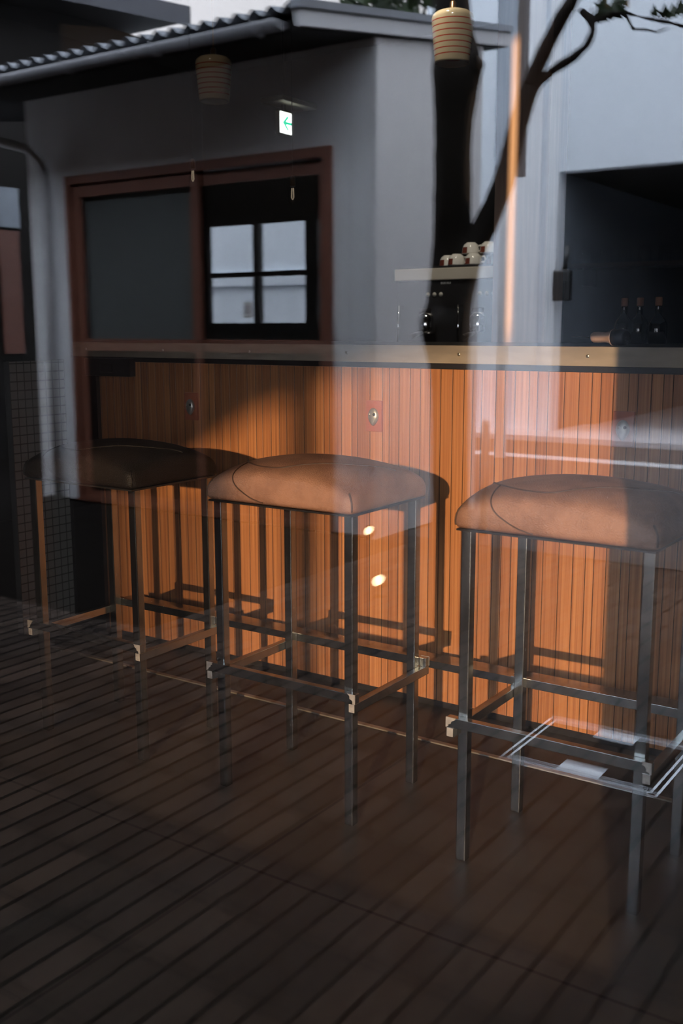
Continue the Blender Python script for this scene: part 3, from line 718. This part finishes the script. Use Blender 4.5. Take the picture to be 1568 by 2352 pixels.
# front window: frame, two sashes
bm = BM(); fy0, fy1 = SY - 0.06, SY + 0.03
box(bm, WXa, WXb, fy0, fy1, zz(WZb) - 0.06, zz(WZb)); box(bm, WXa, WXb, fy0, fy1, zz(WZa), zz(WZa) + 0.04)
box(bm, WXa, WXa + 0.055, fy0 + .001, fy1 - .001, zz(WZa) + 0.04, zz(WZb) - 0.06); box(bm, WXb - 0.055, WXb, fy0 + .001, fy1 - .001, zz(WZa) + 0.04, zz(WZb) - 0.06)
wf = obj('door_frame', bm, M['frame_brown'], t)
for x0, x1, dy in ((-6.005, -4.80, 0.0), (-4.90, -3.78, -0.03)):
    obj('lower_panel', bx(x0 + .085, x1 - .06, SY - 0.012 + dy, SY + 0.002 + dy, 0.10, zz(0.99)), M['lowpanel'], wf)
    bm = BM(); za, zb = zz(WZa) + 0.04, zz(WZb) - 0.075; box(bm, x0, x1, SY - 0.02 + dy, SY + 0.01 + dy, zz(0.99), zz(1.075))
    box(bm, x0, x1, SY - 0.02 + dy, SY + 0.01 + dy, za, za + 0.045); box(bm, x0, x1, SY - 0.02 + dy, SY + 0.01 + dy, zb - 0.075, zb)
    for xa, xb in ((x0, x0 + 0.085), (x1 - 0.06, x1)):
        for zl, zh in ((za + 0.045, zz(0.99)), (zz(1.075), zb - 0.075)): box(bm, xa, xb, SY - 0.019 + dy, SY + 0.009 + dy, zl, zh)
    obj('sash', bm, M['frame_brown'], wf)
obj('pane', bx(-4.82, -3.83, SY - 0.042, SY - 0.038, zz(1.05), zz(WZb) - 0.12), M['clearglass'], wf)
obj('reed_blind', bx(-5.93, -4.88, SY - 0.045, SY - 0.04, zz(1.05), zz(WZb) - 0.12), M['reed'], wf)
obj('inner_wall', bx(-6.0, -4.87, SY - 0.14, SY - 0.10, 0.1, zz(2.6)), M['room_black'], t)
# corrugated roof, slope from eave up to the back
EY, EZ = ry(4.62), zz(2.725); BY, BZ = ry(7.05), zz(3.13)
bm = BM(); n = 380; x0, x1 = -8.0, -3.36
rows = []
for y, z in ((EY + 0.06, EZ - 0.01), ((EY + BY) / 2, (EZ + BZ) / 2), (BY, BZ)):
    for dz in (0.0,):
        rows.append([bm.verts.new((x0 + (x1 - x0) * i / n, y, z + 0.020 * math.sin(2 * PI * (x0 + (x1 - x0) * i / n) / 0.115) + 0.046)) for i in range(n + 1)])
for r0, r1 in zip(rows, rows[1:]):
    for i in range(n):
        f = bm.faces.new((r0[i], r0[i + 1], r1[i + 1], r1[i])); f.smooth = True
ro = obj('roof_sheet', bm, M['roof_metal'], t)
ro.modifiers.new('thick', 'SOLIDIFY').thickness = 0.003
bm = BM(); prism_x(bm, [(EY - 0.02, EZ - 0.06), (EY - 0.02, EZ), (BY, BZ), (BY, BZ - 0.06)], -8.0, -3.40)
obj('roof_deck', bm, M['soffit'], t)
bm = BM(); prism_x(bm, [(EY + 0.03, EZ - 0.055), (EY + 0.05, EZ + 0.03), (BY, BZ + 0.04), (BY, BZ - 0.055)], -3.40, -3.365)
obj('barge_board', bm, M['barge'], t)
bm = BM(); prism_x(bm, [(EY + 0.07, EZ + 0.025), (EY + 0.07, EZ + 0.065), (BY, BZ + 0.075), (BY, BZ + 0.035)], -3.41, -3.345)
obj('verge_trim', bm, M['roof_metal'], t)
# gutter: half round
bm = BM(); ns = 12; ra = 0.05; rows = []
for x in (-8.0, -3.47):
    rows.append([bm.verts.new((x, EY + 0.055 + ra * math.cos(PI + PI * k / ns), EZ - 0.018 + ra * math.sin(PI + PI * k / ns))) for k in range(ns + 1)])
for k in range(ns):
    f = bm.faces.new((rows[0][k], rows[1][k], rows[1][k + 1], rows[0][k + 1])); f.smooth = True
bm.faces.new(rows[1])
gt = obj('gutter', bm, M['gutter'], t); gt.modifiers.new('thick', 'SOLIDIFY').thickness = 0.004
for k in range(6):
    x = -3.62 - 0.72 * k
    bm = BM(); tube(bm, [(x, EY + 0.11, EZ - 0.01)] + [(x, EY + 0.055 + 0.056 * math.cos(-a), EZ - 0.022 + 0.056 * math.sin(-a)) for a in (0.3, 0.9, 1.57, 2.2, 2.8)] + [(x, EY - 0.015, EZ - 0.02)], 0.006, 6)
    obj('bracket', bm, M['gutter'], gt)
bm = BM(); dx = -6.25
tube(bm, [(dx - 0.62, EY + 0.055, EZ - 0.04), (dx - 0.60, EY + 0.02, EZ - 0.12), (dx - 0.12, SY + 0.10, zz(2.44)), (dx - 0.02, SY + 0.055, zz(2.33)), (dx, SY + 0.05, zz(2.2)), (dx, SY + 0.05, 0.0)], 0.034, 14)
obj('downpipe', bm, M['barge'], t)
obj('corner_trim', bx(XB - 0.02, XB + 0.012, SY - 0.02, SY + 0.012, 0, zz(2.80)), M['siding_side'], t)
tag(obj('sticker', bx(-4.462, -4.392, SY - 0.036, SY - 0.033, 1.215, 1.318), M['sticker']), 'small white card with a round grey-pink mark on the right-hand glass of the shed doors', 'sticker')
st = bpy.data.objects['sticker']
bm = BM(); lathe(bm, [(0.017, 0.001), (0.025, 0.001), (0.025, 0), (0.017, 0)], 24, Matrix.Translation((-4.427, SY - 0.0325, 1.27)) @ Matrix.Rotation(-PI / 2, 4, 'X'))
bm2 = bm; obj('ring_mark', bm2, M['sticker_mark'], st)
# garden lamps
def make_lamp():
    t = thing('garden_lamp', '', 'lamp', (0, 0, 0))
    bm = BM(); lathe(bm, [(0, 0), (0.03, 0), (0.03, 0.012), (0.010, 0.016), (0.010, 0.05), (0, 0.05)], 18); obj('stake', bm, M['blackmetal'], t)
    mm = Matrix.Translation((0, 0, 0.075)) @ Matrix.Rotation(math.radians(-52), 4, 'X')
    bm = BM(); lathe(bm, [(0, -0.03), (0.026, -0.028), (0.034, -0.01), (0.036, 0.018), (0.032, 0.018), (0.031, 0.008), (0, 0.008)], 22, mm); obj('head', bm, M['blackmetal'], t)
    bm = BM(); lathe(bm, [(0, 0.016), (0.028, 0.014), (0.030, 0.009)], 22, mm); obj('lens', bm, M['lamp_lens'], t)
    return t
gl = make_lamp(); gl.location = (-3.385, ry(5.29), ZG); gl['label'] = 'small round lit garden lamp at the foot of the shed corner'; gl['group'] = 'garden lamps by the shed'
dup(gl, (-2.655, ry(4.24), ZG), 'small round lit garden lamp on the pavers nearer the shop', 'garden lamps by the shed')
# white post
t = thing('bollard', 'slim white post standing beside the tree trunk', 'post', (-2.965, ry(5.99), ZG))
bm = BM(); lathe(bm, [(0.026, 0), (0.026, 0.70), (0.020, 0.722), (0, 0.73)], 18, None, True); obj('pole', bm, M['bollard'], t)
bm = BM(); lathe(bm, [(0.035, 0), (0.035, 0.012), (0.019, 0.02)], 18, None, True); obj('base', bm, M['gutter'], t)

# --- street tree
TY = ry(3.85)
t = thing('street_tree', 'dark crooked tree trunk with forked branches outside the shop', 'tree', (-2.05, TY, ZG))
def rel(x, z): return Vector((x + 2.05, 0, z - ZG))
verts, edges, rads = [], [], []
def chain(pts, start=None):
    last = start
    for i, (x, z, r, y) in enumerate(pts):
        v = rel(x, z); v.y = y
        verts.append(v); rads.append(r)
        if last is not None: edges.append((last, len(verts) - 1))
        last = len(verts) - 1
    return last
chain([(-2.045, -0.15, 0.115, 0), (-2.055, 0.10, 0.09, 0), (-2.062, 0.5, 0.083, 0), (-2.072, 0.9, 0.083, 0), (-2.085, 1.12, 0.092, 0), (-2.078, 1.26, 0.088, 0), (-2.07, 1.40, 0.082, 0), (-2.073, 1.60, 0.082, 0), (-2.076, 1.85, 0.080, 0), (-2.076, 2.1, 0.081, 0), (-2.085, 2.4, 0.078, 0.01), (-2.10, 2.8, 0.07, 0.02), (-2.05, 3.2, 0.055, 0.04)])
B1 = len(verts)
chain([(-1.99, 1.46, 0.057, -0.03), (-1.955, 1.56, 0.052, -0.06), (-1.905, 1.68, 0.048, -0.08), (-1.875, 1.80, 0.046, -0.10), (-1.857, 1.90, 0.043, -0.11), (-1.825, 2.03, 0.039, -0.12), (-1.79, 2.12, 0.034, -0.12), (-1.743, 2.21, 0.031, -0.12), (-1.67, 2.33, 0.029, -0.12), (-1.60, 2.42, 0.023, -0.12), (-1.45, 2.52, 0.016, -0.12)], 6)
fork = B1 + 5
B2 = len(verts)
chain([(-1.79, 2.078, 0.022, -0.13), (-1.735, 2.118, 0.019, -0.14), (-1.69, 2.14, 0.018, -0.14), (-1.635, 2.165, 0.017, -0.14), (-1.585, 2.20, 0.016, -0.14), (-1.565, 2.245, 0.014, -0.14), (-1.575, 2.285, 0.012, -0.14), (-1.62, 2.33, 0.010, -0.14)], fork)
B3 = len(verts)
chain([(-1.545, 2.285, 0.008, -0.15), (-1.50, 2.30, 0.007, -0.15), (-1.45, 2.295, 0.0065, -0.15), (-1.39, 2.27, 0.006, -0.15), (-1.33, 2.25, 0.0055, -0.15), (-1.26, 2.225, 0.005, -0.15), (-1.19, 2.195, 0.005, -0.15), (-1.05, 2.16, 0.005, -0.15), (-0.8, 2.12, 0.005, -0.1)], B2 + 6)
chain([(-1.42, 2.235, 0.003, -0.16), (-1.37, 2.225, 0.003, -0.16), (-1.33, 2.21, 0.003, -0.16), (-1.28, 2.22, 0.003, -0.16)], B3 + 2)
chain([(-2.15, 1.19, 0.052, 0.0), (-2.165, 1.21, 0.04, 0.0)], 4)
chain([(-1.985, 2.16, 0.04, 0.0), (-1.965, 2.18, 0.03, 0.0)], 9)
me = bpy.data.meshes.new('trunk'); me.from_pydata([tuple(v) for v in verts], edges, []); me.materials.append(M['bark'])
tr = bpy.data.objects.new('trunk', me); COL.objects.link(tr); tr.parent = t
sk = tr.modifiers.new('skin', 'SKIN'); sk.use_smooth_shade = True
for i, r in enumerate(rads): me.skin_vertices[0].data[i].radius = (r, r)
me.skin_vertices[0].data[0].use_root = True
tr.modifiers.new('round', 'SUBSURF').render_levels = 2; tr.modifiers['round'].levels = 2
tex = bpy.data.textures.new('bark lumps', 'CLOUDS'); tex.noise_scale = 0.06
dm = tr.modifiers.new('lumps', 'DISPLACE'); dm.texture = tex; dm.strength = 0.012; dm.mid_level = 0.5
LEAF = [(0, 0), (0.12, 0.10), (0.42, 0.02), (0.30, 0.28), (0.52, 0.46), (0.24, 0.52), (0.16, 0.74), (0, 1.0), (-0.16, 0.74), (-0.24, 0.52), (-0.52, 0.46), (-0.30, 0.28), (-0.42, 0.02), (-0.12, 0.10)]
def leaf(bm, p, s, rx, rz, ro=0.0):
    mm = Matrix.Translation(p) @ Matrix.Rotation(rz, 4, 'Z') @ Matrix.Rotation(rx, 4, 'X') @ Matrix.Rotation(ro, 4, 'Y')
    c = bm.verts.new(mm @ Vector((0, 0.45 * s, 0.05 * s)))
    vs = [bm.verts.new(mm @ Vector((x * s, y * s, -0.10 * s * abs(x) / 0.5))) for x, y in LEAF]
    for i in range(len(vs)): bm.faces.new((c, vs[i], vs[(i + 1) % len(vs)]))
bm = BM()
for (x, z, s, a) in ((-1.545, 2.27, 0.085, -2.9), (-1.50, 2.275, 0.10, -3.2), (-1.475, 2.29, 0.09, -2.6), (-1.53, 2.30, 0.08, 2.5), (-1.585, 2.29, 0.06, -2.2), (-1.28, 2.245, 0.06, -3.0), (-1.245, 2.25, 0.065, 0.6), (-1.225, 2.235, 0.07, -2.4), (-1.30, 2.25, 0.05, 2.7), (-1.20, 2.25, 0.06, 1.0), (-1.44, 2.31, 0.05, 2.0), (-1.34, 2.26, 0.045, -2.5), (-1.17, 2.22, 0.05, -1.9)):
    p = rel(x, z); p.y = -0.15
    mm = PI / 2 + random.uniform(-.3, .3)
    leaf(bm, p, s, mm, random.uniform(-.4, .4), a)
obj('foliage', bm, M['leaf'], t)

# --- bush beyond the shed roof
t = thing('garden_tree', 'leafy green tree top showing above the shed roof', 'tree', (-5.35, ry(9.0), ZG))
bm = BM(); tube(bm, [(0, 0, 0), (0.03, 0, 1.6), (-0.05, 0, 3.2), (0.05, 0, 4.0)], [0.09, 0.08, 0.06, 0.03], 10); obj('stem', bm, M['bark'], t)
bm = BM()
for k in range(420):
    while True:
        a, b, c = (random.uniform(-1, 1) for _ in range(3))
        if a * a + b * b + c * c < 1: break
    leaf(bm, Vector((a * 0.75 - 0.15, b * 0.6, 4.72 + c * 0.62)), random.uniform(0.12, 0.2), random.uniform(0.6, 2.4), random.uniform(-3, 3), random.uniform(-3, 3))
obj('foliage', bm, M['leaf'], t)

# --- white building across the road
WY = ry(12.07)
t = thing('white_building', 'white street building with a wide dark garage opening', 'building', (0, WY, ZG))
bm = BM()
gx0, gx1, gz = -5.085, -1.2, zz(2.956)
box(bm, -6.9, gx0, -0.2, 0, 0, zz(9)); box(bm, gx1, 0.4, -0.2, 0, 0, zz(9)); box(bm, gx0, gx1, -0.2, 0, gz, zz(9))
obj('front_wall', bm, M['plaster'], t)
bm = BM(); box(bm, -15, -6.9, -0.2, 0, 0, zz(4.0)); box(bm, -15, -6.9, 0, 0.06, zz(1.75), zz(1.95)); box(bm, -15, -6.9, 0, 0.08, zz(3.9), zz(4.05)); obj('side_wall', bm, M['plaster'], t)
bm = BM(); box(bm, -5.60, -5.30, 0, 0.05, 0, zz(9)); obj('pilaster', bm, M['plaster_trim'], t)
bm = BM(); box(bm, -5.24, -5.085, 0, 0.03, 0, zz(9)); obj('pilaster', bm, M['plaster_trim'], t)
obj('garage_lining', bx(gx0 - 0.1, gx0, -9, -0.2, 0, gz), M['lining'], t)
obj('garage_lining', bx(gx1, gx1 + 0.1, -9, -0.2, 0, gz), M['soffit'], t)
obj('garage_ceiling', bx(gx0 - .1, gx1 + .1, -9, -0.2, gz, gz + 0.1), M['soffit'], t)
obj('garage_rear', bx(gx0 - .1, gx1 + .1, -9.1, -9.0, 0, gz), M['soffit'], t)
obj('garage_floor', bx(gx0, gx1, -9, 0, 0.0, 0.02), M['sidewalk'], t)
bm = BM(); box(bm, -0.11, 0.11, 0.0, 0.10, -0.16, 0.20); bevel(bm, 0.02); 
lb = obj('wall_lamp', bm, M['black'], t); lb.location = (-4.97, 0.03, zz(1.62))
bm = BM(); tube(bm, [(0.02, 0.05, 0.2), (0.05, 0.06, 0.34), (0.055, 0.06, 0.48)], 0.03, 8); obj('bracket', bm, M['black'], lb)
# grey upper volume between shed and white building
t = thing('grey_building', 'blue-grey clad building part hanging beside the white wall', 'building', (0, ry(9.6), ZG))
obj('upper_box', bx(-4.72, -4.50, -0.08, 0, zz(2.62), zz(7)), M['greybox'], t)
obj('post_strip', bx(-4.50, -4.425, -0.08, 0.02, zz(2.58), zz(7)), M['darkstrip'], t)
obj('support', bx(-4.66, -4.56, -0.08, -0.02, 0, zz(2.62)), M['plaster_trim'], t)
# --- unseen timber roof added towards the sun to shape the patch on the counter
t = thing('sun_blocker', 'unseen timber eave, posts and slats added to shape the sun patch', 'sun_blocker', (0, -12.0, ZG))
bm = BM()
low = [(2.7, 2.98), (3.1, 3.04), (3.38, 3.18), (3.68, 3.36), (3.93, 3.45), (4.18, 3.55), (4.48, 3.62), (5.0, 3.66), (6.5, 3.66)]
pts = low + [(6.5, 3.70), (2.7, 3.70)]
a = [bm.verts.new((x, 0, zz(z))) for x, z in pts]; b = [bm.verts.new((x, -0.05, zz(z))) for x, z in pts]
bm.faces.new(a); bm.faces.new(b[::-1])
for i in range(len(pts)): bm.faces.new((a[i], b[i], b[(i + 1) % len(pts)], a[(i + 1) % len(pts)]))
obj('eave_board', bm, M['darkwood'], t)
bm = BM(); prism_x(bm, [(0.05, zz(3.68)), (0.05, zz(3.71)), (-2.6, zz(4.15)), (-2.6, zz(4.12))], 2.6, 6.6); obj('roof', bm, M['roof_metal'], t)
for x, w_ in ((3.00, 0.12), (3.93, 0.085), (6.4, 0.10)):
    obj('post', bx(x - w_ / 2, x + w_ / 2, -0.12, -0.03, 0, zz(3.66)), M['darkwood'], t)
for k in range(9):  # slats added to thin the sun at the left of the patch
    x = 3.11 + 0.062 * k
    obj('slat', bx(x, x + 0.026, -0.14, -0.12, 0.1, zz(3.10)), M['darkwood'], t)
# --- unseen wall added right of the alley to block low sky light
t = thing('sky_block_wall', 'unseen plain brown wall added right of the alley to block sky light', 'building', (4.9, -3.9, ZG))
obj('wall', bx(0.0, 0.5, -4.6, 4.45, 0, zz(4.6)), M['shopfront'], t)
obj('roof', bx(-0.15, 0.6, -4.7, 4.45, zz(4.6), zz(4.7)), M['soffit'], t)
# --- unseen tall boards added to stop light entering the alley from the left
t = thing('light_block_fence', 'unseen tall dark boards added to block light at the left end of the alley', 'fence', (-9.3, -1.8, ZG))
obj('boards', bx(-0.04, 0.0, -1.55, 2.3, 0, zz(4.7)), M['darkwood'], t)
for y in (-1.5, -0.3, 0.9, 2.2): obj('post', bx(0.0, 0.08, y - 0.04, y + 0.04, 0, zz(4.6)), M['darkwood'], t)
# --- dark house to the left
t = thing('dark_house', 'dark house with a deep eave left of the shed', 'house', (-8.7, ry(7.6), ZG))
obj('wall', bx(-4.5, 0.0, -1.3, 2.4, 0, zz(4.3)), M['soffit'], t)
bm = BM(); prism_x(bm, [(2.6, zz(4.02)), (2.6, zz(4.14)), (-1.42, zz(4.52)), (-1.42, zz(4.40))], -5.0, 0.56); obj('eave', bm, M['soffit'], t)
bm = BM(); prism_x(bm, [(2.6, zz(3.99)), (2.6, zz(4.17)), (-1.45, zz(4.56)), (-1.45, zz(4.37))], 0.56, 0.60); obj('fascia', bm, M['fascia'], t)
obj('window', bx(0.0, 0.02, 0.50, 0.74, zz(2.13), zz(2.51)), M['greybox'], t)
obj('door', bx(0.0, 0.02, 0.52, 0.76, zz(0.9), zz(2.10)), M['frame_brown'], t)

# ------------------------------------------------------------------ sky and sun
wd = bpy.data.worlds.new('sky'); SC.world = wd; wd.use_nodes = True
nt = wd.node_tree; nt.nodes.clear()
out = nt.nodes.new('ShaderNodeOutputWorld'); bg = nt.nodes.new('ShaderNodeBackground')
tc = nt.nodes.new('ShaderNodeTexCoord'); sx = nt.nodes.new('ShaderNodeSeparateXYZ')
nt.links.new(tc.outputs['Generated'], sx.inputs['Vector'])
mr = nt.nodes.new('ShaderNodeMapRange'); mr.inputs['From Min'].default_value = -0.4; mr.inputs['From Max'].default_value = 0.8
nt.links.new(sx.outputs['Y'], mr.inputs['Value'])
cl = nt.nodes.new('ShaderNodeTexNoise'); cl.inputs['Scale'].default_value = 2.2; cl.inputs['Detail'].default_value = 4
nt.links.new(tc.outputs['Generated'], cl.inputs['Vector'])
mx = nt.nodes.new('ShaderNodeMixRGB'); mx.inputs['Color1'].default_value = (5.0, 5.05, 5.4, 1); mx.inputs['Color2'].default_value = (15.5, 17.3, 20.0, 1)
nt.links.new(mr.outputs['Result'], mx.inputs['Fac'])
mu = nt.nodes.new('ShaderNodeMixRGB'); mu.blend_type = 'MULTIPLY'; mu.inputs['Fac'].default_value = 1
m2 = nt.nodes.new('ShaderNodeMapRange'); m2.inputs['To Min'].default_value = 0.8; m2.inputs['To Max'].default_value = 1.2
nt.links.new(cl.outputs['Fac'], m2.inputs['Value'])
nt.links.new(mx.outputs['Color'], mu.inputs['Color1']); nt.links.new(m2.outputs['Result'], mu.inputs['Color2'])
nt.links.new(mu.outputs['Color'], bg.inputs['Color']); nt.links.new(bg.outputs['Background'], out.inputs['Surface'])
sd = bpy.data.lights.new('low_sun', 'SUN'); sd.energy = 5.6; sd.color = (1.0, 0.66, 0.36); sd.angle = math.radians(0.5)
so = bpy.data.objects.new('low_sun', sd); COL.objects.link(so); so.location = (4, -10, 4)
so.rotation_euler = Vector((-0.40, 1.0, -0.17)).to_track_quat('-Z', 'Y').to_euler()

# ------------------------------------------------------------------ look
vs = SC.view_settings; vs.view_transform = 'Standard'; vs.look = 'None'; vs.exposure = 0.0; vs.gamma = 1.0; vs.use_curve_mapping = False
SC.cycles.use_denoising = True
SC.cycles.max_bounces = 8; SC.cycles.glossy_bounces = 4; SC.cycles.transparent_max_bounces = 16
SC.cycles.sample_clamp_indirect = 6.0
SC.cycles.caustics_reflective = False; SC.cycles.caustics_refractive = False
